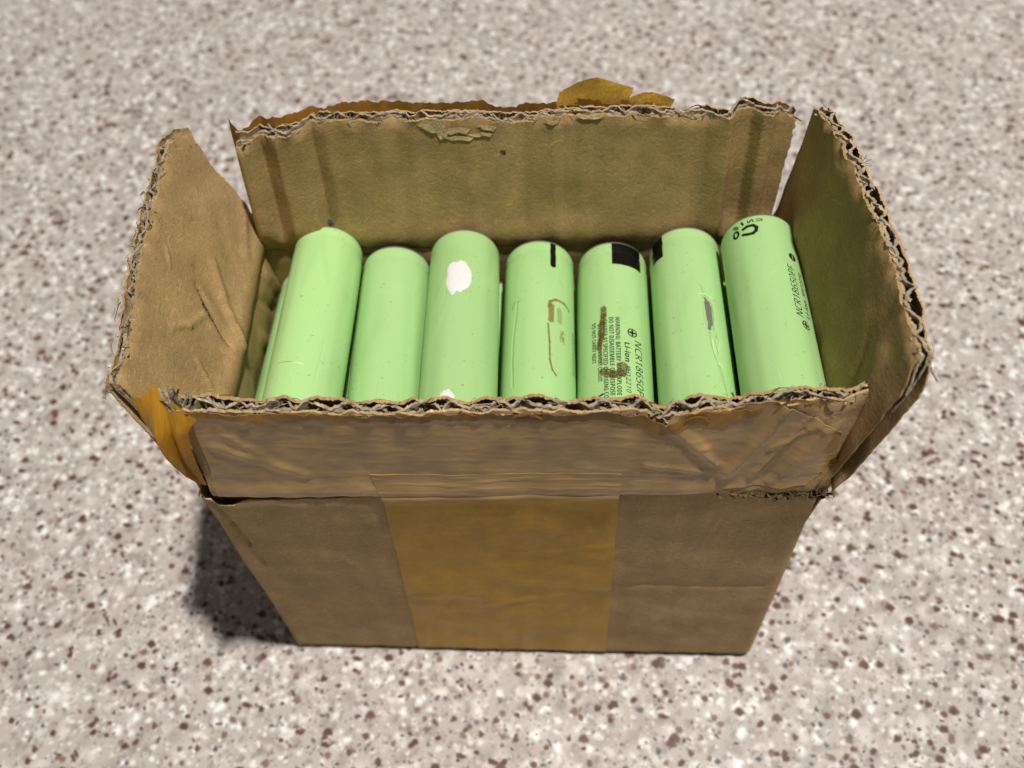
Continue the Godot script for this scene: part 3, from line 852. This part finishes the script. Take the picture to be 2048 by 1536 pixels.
	sheet(st, {"pos": f, "smin": c.call(-69.5), "smax": c.call(39.0), "ns": 190, "ts": [0.0, 0.3, 0.6, 0.8, 0.9, 1.0], "from": func(_s): return 24.0,
		"top": func(s): return keyed([[-69.5, 38.6], [-67, 36.6], [-60, 38.8], [-52, 40.6], [-46, 40.2], [-40, 41.8], [-20, 41.2], [-6, 40.7], [0, 39.5], [8, 40.5], [20, 41.2], [38, 40.1]], s) + 0.4 * n_hi.get_noise_2d(s * 8.0, 5.0) + 0.5 * n_mid.get_noise_2d(s * 5.0, 15.0),
		"n1": func(s, t, _h): return 0.35 + 0.25 * maxf(0.0, t - 36.0) + 0.3 * n_hi.get_noise_2d(s * 3.0, t), "n0": func(s, t, _h): return 0.22 + 0.25 * maxf(0.0, t - 36.0) + 0.3 * n_hi.get_noise_2d(s * 3.0, t)})
	part("packing_tape", st, M.tape_rust, box, "dark orange rim of tape behind the back flap")
	for q in [[[11.5, 40.0, 12.5, 41.6], [16.5, 40.0, 17.0, 44.0], [21.0, 40.0, 21.5, 44.9], [26.0, 40.0, 26.0, 43.6], [29.0, 40.2, 30.4, 42.2]], [[27.5, 39.2, 30.0, 40.2], [31.0, 39.4, 33.0, 41.0], [35.0, 39.2, 36.0, 40.8], [39.5, 38.8, 40.5, 39.2]]]:
		var rows := []
		for a in 3:
			var line := []
			for e in q:
				var t := lerpf(e[1] - 0.3, e[3] + 1.4, a / 2.0)
				line.append(f.call(lerpf(e[0], e[2], a / 2.0), t, 0.9 + 0.16 * maxf(0.0, t - 38.0)))
			rows.append(line)
		st = start()
		patch(st, rows, 40.0, 0.12)
		part("packing_tape", st, M.tape_scrap, box, "loose amber scrap of tape sticking up behind the back flap")
	# twisted shred of card at the left end of the front flap, and the chewed fluting under its right end
	rng.seed = 91
	st = start()
	for i in 16:
		var pts := PackedVector3Array()
		var q := Vector3(-67.5 + rng.randf() * 3.4, 138.5, -3.2 + rng.randf() * 2.4)
		var d := Vector3(-0.25, 1.0, -0.35)
		for j in 7:
			pts.append(q)
			q += d * 1.35
			d = (d + Vector3(rng.randfn(), rng.randfn() * 0.3, rng.randfn()) * 0.2).normalized()
		ribbon(st, pts, Vector3(rng.randfn() + 1.0, rng.randfn() * 0.3, rng.randfn()).normalized(), rng.randf_range(0.25, 0.6))
	part("torn_shred", st, M.torn, box, "grey twisted shred of card at the left end of the front flap")
	st = start()
	for i in 130:
		var s := 45.0 + 26.5 * sqrt(rng.randf())
		var q := Vector3(s, 106.6 + rng.randf() * 2.0, rng.randf() * 0.7)
		var d := Vector3(rng.randfn(), rng.randfn() * 0.35, rng.randfn() * 0.4).normalized()
		var pts := PackedVector3Array()
		for j in 5:
			pts.append(q)
			q += d * 0.4
			d = (d + Vector3(rng.randfn(), rng.randfn() * 0.5, rng.randfn() * 0.5) * 0.4).normalized()
		ribbon(st, pts, Vector3(rng.randfn(), rng.randfn(), rng.randfn()).normalized(), rng.randf_range(0.2, 0.6))
	part("torn_shred", st, M.chewed, box, "chewed fluting showing under the right end of the front flap")

# ---------------------------------------------------------------- the cells
func build_cells() -> void:
	var ink := Color(0.06, 0.11, 0.06, 0.92)
	var rust := lin(0.075, 0.036, 0.010, 0.95)
	# 1: plain, far left of the top row
	along_scale = 1.09
	var im := wrap_image(101, 1.06)
	stroke(im, [[-5.0, 45.0], [-3.6, 45.3], [-1.4, 45.6]], 0.22, lin(0.10, 0.16, 0.06, 0.7), 0.6)
	stroke(im, [[-0.6, 46.0], [1.4, 46.6]], 0.3, lin(0.7, 0.9, 0.55, 0.8), 0.5)
	var o := make_cell(wrap_material(im, scar_relief([[[[-5, 45], [-1, 45.6], [2, 46.8]], 0.4, 0.7, 0.8], [[[5.4, 38], [5.2, 44], [4.8, 50]], 0.4, 0.8, 0.6]])), true, 1)
	lay(o, Vector3(-50.3, 107.0, -75.3), Vector3(-48.9, 116.0, -10.9))
	tag(o, "leftmost light green battery of the top row, plain and bright, beside the left cardboard wall", "battery", "green batteries in the top row")
	var st := start()
	patch(st, [[Vector3(-3.4, 9.0, -0.2), Vector3(-1.2, 9.2, -0.3), Vector3(1.2, 9.2, -0.3), Vector3(3.2, 8.9, -0.2)], [Vector3(-3.0, 10.2, -0.6), Vector3(-1.0, 10.9, -0.9), Vector3(1.2, 10.7, -0.8), Vector3(3.2, 9.6, -0.5)], [Vector3(-2.0, 10.4, -1.6), Vector3(-0.9, 11.4, -1.9), Vector3(0.8, 11.1, -1.7), Vector3(2.0, 10.2, -1.2)]], 20.0, 0.2)
	part("nickel_tab", st, M.dull, o, "dull grey metal tab at the far end")
	# 2: plain, sunk between its neighbours
	o = make_cell(wrap_material(wrap_image(102, 0.94), null), true, 2)
	lay(o, Vector3(-32.2, 102.0, -72.9), Vector3(-31.0, 106.0, -8.0))
	tag(o, "plain light green battery lying lower, second from the left, beside the white-dabbed one", "battery", "green batteries in the top row")
	# 3: with the white dabs
	o = make_cell(wrap_material(wrap_image(103, 0.92), null), false, 3)
	lay(o, Vector3(-13.0, 107.4, -73.0), Vector3(-12.0, 115.6, -8.6))
	tag(o, "green battery with a white dab of paint on its upper side", "battery", "green batteries in the top row")
	dab(o, Vector2(-0.5, 18.9), 3.3, 6.5, 1)
	dab(o, Vector2(-2.0, 58.8), 2.3, 2.9, 2)
	# 4: thin black bar and a brown drawn smear
	along_scale = 1.075
	im = wrap_image(104, 0.95)
	stroke(im, [[3.85, 0.0], [3.85, 8.4]], 1.55, Color(0.03, 0.03, 0.035))
	var smear := lin(0.15, 0.075, 0.010, 0.85)
	stroke(im, [[9.2, 20.6], [7.2, 19.6], [4.6, 19.6], [3.0, 20.6], [2.7, 22.4]], 0.75, smear, 0.35)
	stroke(im, [[3.4, 21.8], [3.3, 26.4]], 1.5, smear, 0.3)
	stroke(im, [[5.6, 22.6], [5.8, 26.0]], 1.5, Color(smear.r, smear.g, smear.b, 0.4), 0.6)
	stroke(im, [[2.5, 27.6], [2.9, 33.0], [3.0, 38.5], [3.6, 41.2], [4.6, 42.4]], 0.5, smear, 0.3)
	for i in 9: stroke(im, [[5.4 + rng.randf() * 2.2, 28.0 + rng.randf() * 4.0], [5.8 + rng.randf() * 2.0, 28.6 + rng.randf() * 4.0]], 0.35, Color(smear.r, smear.g, smear.b, 0.5), 0.8)
	for i in 3: print_text(im, "WARNING: BATTERY MAY EXPLODE", Vector2(10.6 + i * 1.2, 26.0), 0.9, 13.0, 1.0, ink, "Droid Sans", 0.0, 0.5)
	stroke(im, [[-6.6, 19.6], [-7.6, 21.2]], 0.5, lin(0.11, 0.22, 0.07, 0.7), 0.4)
	o = make_cell(wrap_material(im, scar_relief([[[[-5.7, 20.0], [-6.0, 24.0], [-6.7, 31.0], [-6.8, 38.0], [-6.4, 45.0]], 0.65, 1.0, 0.85], [[[5.8, 12.8], [7.2, 13.8]], 0.5, 0.9, 0.8]])), true, 4)
	lay(o, Vector3(6.9, 104.0, -72.1), Vector3(6.4, 109.6, -7.3))
	tag(o, "green battery with a thin black bar and a brown hook-shaped smear, middle of the row", "battery", "green batteries in the top row")
	# 5: printed cell with a wide black block
	along_scale = 1.09
	im = wrap_image(105, 0.95)
	stroke(im, [[-0.4 + 4.2, 0.0], [3.8, 4.25]], 8.5, Color(0.03, 0.03, 0.035))
	im.fill_rect(Rect2i(Vector2i(px(-0.45, 0.0)), Vector2i(int(8.6 * TEX), int(8.3 * along_scale * TEX))), Color(0.03, 0.03, 0.035))
	stroke(im, [[-0.4, 4.0], [3.0, 3.7], [8.0, 4.1]], 0.2, Color(0.3, 0.31, 0.31, 0.6), 0.5)
	ring_mark(im, Vector2(4.2, 29.6), 1.15, true)
	print_text(im, "NCR18650PF", Vector2(4.75, 31.6), 2.0, 17.0, 1.0, ink, "Droid Sans", 0.2)
	print_text(im, "Li-ion", Vector2(2.0, 33.0), 1.5, 5.6, 1.0, ink, "Droid Sans Bold")
	stroke(im, [[2.75, 33.0], [2.75, 33.05]], 0.1, ink)
	print_text(im, "MH12210", Vector2(2.1, 39.8), 1.25, 7.4, 1.0, ink, "Droid Sans Mono", 0.1)
	var fine := ["WARNING: BATTERY MAY EXPLODE OR FIRE IF", "DO NOT DISASSEMBLE OR DISPOSE IN FIRE", "CHARGE AT SPECIFIED CHARGING CONDITIONS", "DO NOT HEAT OR SHORT CIRCUIT", "DO NOT CARRY NEXT"]
	for i in 5:
		print_text(im, fine[i], Vector2([-0.1, -1.65, -3.2, -4.7, -6.3][i], [25.6, 25.7, 26.2, 27.0, 26.2][i]), 1.12, [30.0, 28.0, 29.0, 17.0, 12.0][i], 1.0, ink, "Droid Sans Bold", 0.0, 0.25)
	stroke(im, [[-3.0, 22.6], [-3.0, 25.0], [-3.4, 27.0], [-3.6, 31.0], [-4.4, 34.0]], 1.6, Color(rust.r, rust.g, rust.b, 0.9), 0.5)
	stroke(im, [[-3.9, 33.0], [-4.0, 36.0], [-3.7, 39.0]], 0.9, Color(rust.r, rust.g, rust.b, 0.5), 0.9)
	stroke(im, [[-3.2, 41.4], [-1.0, 42.6], [1.2, 42.2], [1.5, 40.0]], 2.3, Color(rust.r, rust.g, rust.b, 0.8), 0.5)
	stroke(im, [[-4.5, 48.0], [-3.5, 47.6]], 0.5, ink)
	o = make_cell(wrap_material(im, scar_relief([[[[9.0, 20.0], [9.6, 24.0]], 0.5, 0.95, 0.7], [[[10.6, 30.0], [10.8, 40.0]], 0.4, 0.9, 0.7]])), true, 5)
	lay(o, Vector3(26.5, 103.0, -71.9), Vector3(24.7, 109.8, -7.3))
	tag(o, "green battery with a wide black block, rusty smears and rows of small warning print", "battery", "green batteries in the top row")
	# 6: torn wrap with bare metal
	along_scale = 1.12
	im = wrap_image(106, 0.94)
	im.fill_rect(Rect2i(Vector2i(px(-11.6, 0.0)), Vector2i(int(4.5 * TEX), int(8.3 * along_scale * TEX))), Color(0.03, 0.03, 0.035))
	stroke(im, [[-3.6, 9.0], [-3.4, 30.0], [-2.6, 62.0]], 0.9, lin(0.40, 0.72, 0.28, 0.3))
	var metal := lin(0.17, 0.155, 0.135)
	stroke(im, [[2.6, 24.0], [3.0, 25.2]], 0.6, metal)
	stroke(im, [[3.0, 25.2], [3.2, 30.4]], 1.5, metal)
	stroke(im, [[3.4, 26.4], [3.3, 31.6]], 1.3, metal)
	stroke(im, [[3.2, 31.0], [2.9, 33.2]], 0.9, metal)
	for e in [[[1.8, 19.9], [2.3, 22.0], [2.8, 24.0]], [[4.6, 34.6], [4.0, 37.0], [4.6, 40.0]], [[2.9, 34.0], [3.1, 39.0], [3.6, 41.6]], [[4.4, 43.0], [5.0, 45.4], [5.8, 49.6]]]:
		stroke(im, e, 0.22, lin(0.16, 0.30, 0.08, 0.55), 0.7)
	for e in [[[1.0, 23.0], [2.6, 22.6], [4.6, 23.4]], [[4.4, 36.0], [5.2, 36.6], [4.7, 39.0]], [[3.3, 36.0], [3.6, 40.2]], [[4.4, 42.6], [5.6, 43.4]]]:
		stroke(im, e, 0.28, lin(0.72, 0.88, 0.6, 0.8), 0.6)
	o = make_cell(wrap_material(im, scar_relief([[[[2.7, 24.0], [3.4, 28.0], [3.1, 33.0]], 1.9, 0.0, 1.0], [[[1.9, 25.0], [2.0, 29.0], [2.3, 33.0]], 0.5, 1.0, 0.9], [[[4.5, 25.0], [4.6, 29.0], [4.2, 33.0]], 0.5, 1.0, 0.9], [[[1.2, 18.6], [2.4, 21.0], [2.4, 24.0]], 0.8, 0.9, 0.9], [[[3.0, 33.6], [3.2, 38.0], [4.4, 43.0], [5.8, 50.0], [6.6, 57.0]], 0.7, 1.0, 0.9], [[[4.8, 34.0], [5.4, 37.0], [4.2, 41.0]], 0.6, 0.95, 0.9]])), true, 6)
	lay(o, Vector3(45.5, 107.2, -72.7), Vector3(43.6, 115.8, -8.3))
	tag(o, "green battery whose wrap is torn open over dark metal, second from the right", "battery", "green batteries in the top row")
	# 7: raised cell with print along its right side
	along_scale = 1.0
	im = wrap_image(107, 0.93)
	ring_mark(im, Vector2(6.2, 14.0), 1.1, false)
	print_text(im, "NCR18650PF", Vector2(5.9, 34.2), 2.1, 16.4, -1.0, ink, "Droid Sans", 0.2)
	print_text(im, "Li-ion", Vector2(8.7, 33.0), 1.5, 5.8, -1.0, ink, "Droid Sans Bold")
	print_text(im, "MH12210", Vector2(8.6, 26.0), 1.3, 7.6, -1.0, ink, "Droid Sans Bold", 0.1)
	ring_mark(im, Vector2(6.3, 36.2), 1.15, true)
	for i in 4: print_text(im, "WARNING: BATTERY MAY EXPLODE OR FIRE", Vector2(11.4 + i * 1.5, 38.0 - i), 1.0, 27.0, -1.0, ink, "Droid Sans", 0.0, 0.3)
	stroke(im, [[-5.4, 4.7], [-4.3, 4.2], [-2.9, 4.3], [-2.1, 5.2], [-2.4, 6.4], [-3.2, 7.1], [-4.5, 7.0], [-5.6, 6.6]], 0.9, ink)
	var arc := []
	for i in 19: arc.append([-7.5 + 0.7 * cos(i * TAU / 18.0), 5.4 + 1.1 * sin(i * TAU / 18.0)])
	stroke(im, arc, 0.6, ink)
	stroke(im, [[-7.7, 2.7], [-6.9, 3.4]], 1.0, Color(ink.r, ink.g, ink.b, 0.8), 0.4)
	stroke(im, [[-5.6, 2.2], [-5.3, 3.1]], 0.55, ink)
	print_text(im, "S", Vector2(-2.6, 3.2), 1.6, 1.1, -1.0, ink, "Droid Sans Bold")
	print_text(im, "U", Vector2(-0.4, 3.2), 1.6, 0.9, -1.0, ink, "Droid Sans Bold")
	o = make_cell(wrap_material(im, null), false, 7)
	lay(o, Vector3(62.6, 117.6, -67.4), Vector3(61.2, 124.0, -2.8))
	tag(o, "rightmost green battery, raised above the row, with printed lettering along its right side", "battery", "green batteries in the top row")
	# the layer below, of which one cell shows at the left, and the layers under that
	var plain := wrap_material(wrap_image(108, 0.96), null)
	o = make_cell(plain, true, 8)
	lay(o, Vector3(-57.9, 90.2, -75.4), Vector3(-60.4, 91.0, -10.4))
	tag(o, "green battery of the layer below, a sliver showing left of the leftmost one", "battery", "green batteries in the lower layers")
	for layer in 5:
		for i in 7:
			if layer == 0 and i == 0: continue
			var d: Node3D = o.duplicate()
			d.name = "battery_cell_%03d" % get_tree_count()
			add_child(d, true)
			var x := (-58.0 if layer % 2 == 0 else -56.2) + i * 18.55
			var yy := 88.2 - layer * 18.62
			lay(d, Vector3(x, yy, -72.0), Vector3(x, yy, -7.0))
			tag(d, "light green battery packed in the layers beneath the top row", "battery", "green batteries in the lower layers")

func build_fibres() -> void:
	var st := start()
	rng.seed = 17
	var q0 := Vector3(77.2, 155.8, -54.3)
	for i in 9:
		var pts := PackedVector3Array()
		var q := q0
		var d := Vector3(rng.randfn() * 0.7 + 0.7, rng.randfn() * 0.6, rng.randfn() * 0.9).normalized()
		for j in 7:
			pts.append(q)
			q += d * 0.38
			d = (d + Vector3(rng.randfn(), rng.randfn(), rng.randfn()) * 0.22).normalized()
		ribbon(st, pts, Vector3(0, 1, 0.4).normalized(), 0.13)
		ribbon(st, pts, Vector3(0.6, -0.3, 1).normalized(), 0.11)
	var o := part("fibre_tuft", st, M.hair, self)
	tag(o, "tiny orange-brown tuft of fibres caught on the right flap's frayed edge", "fibre")
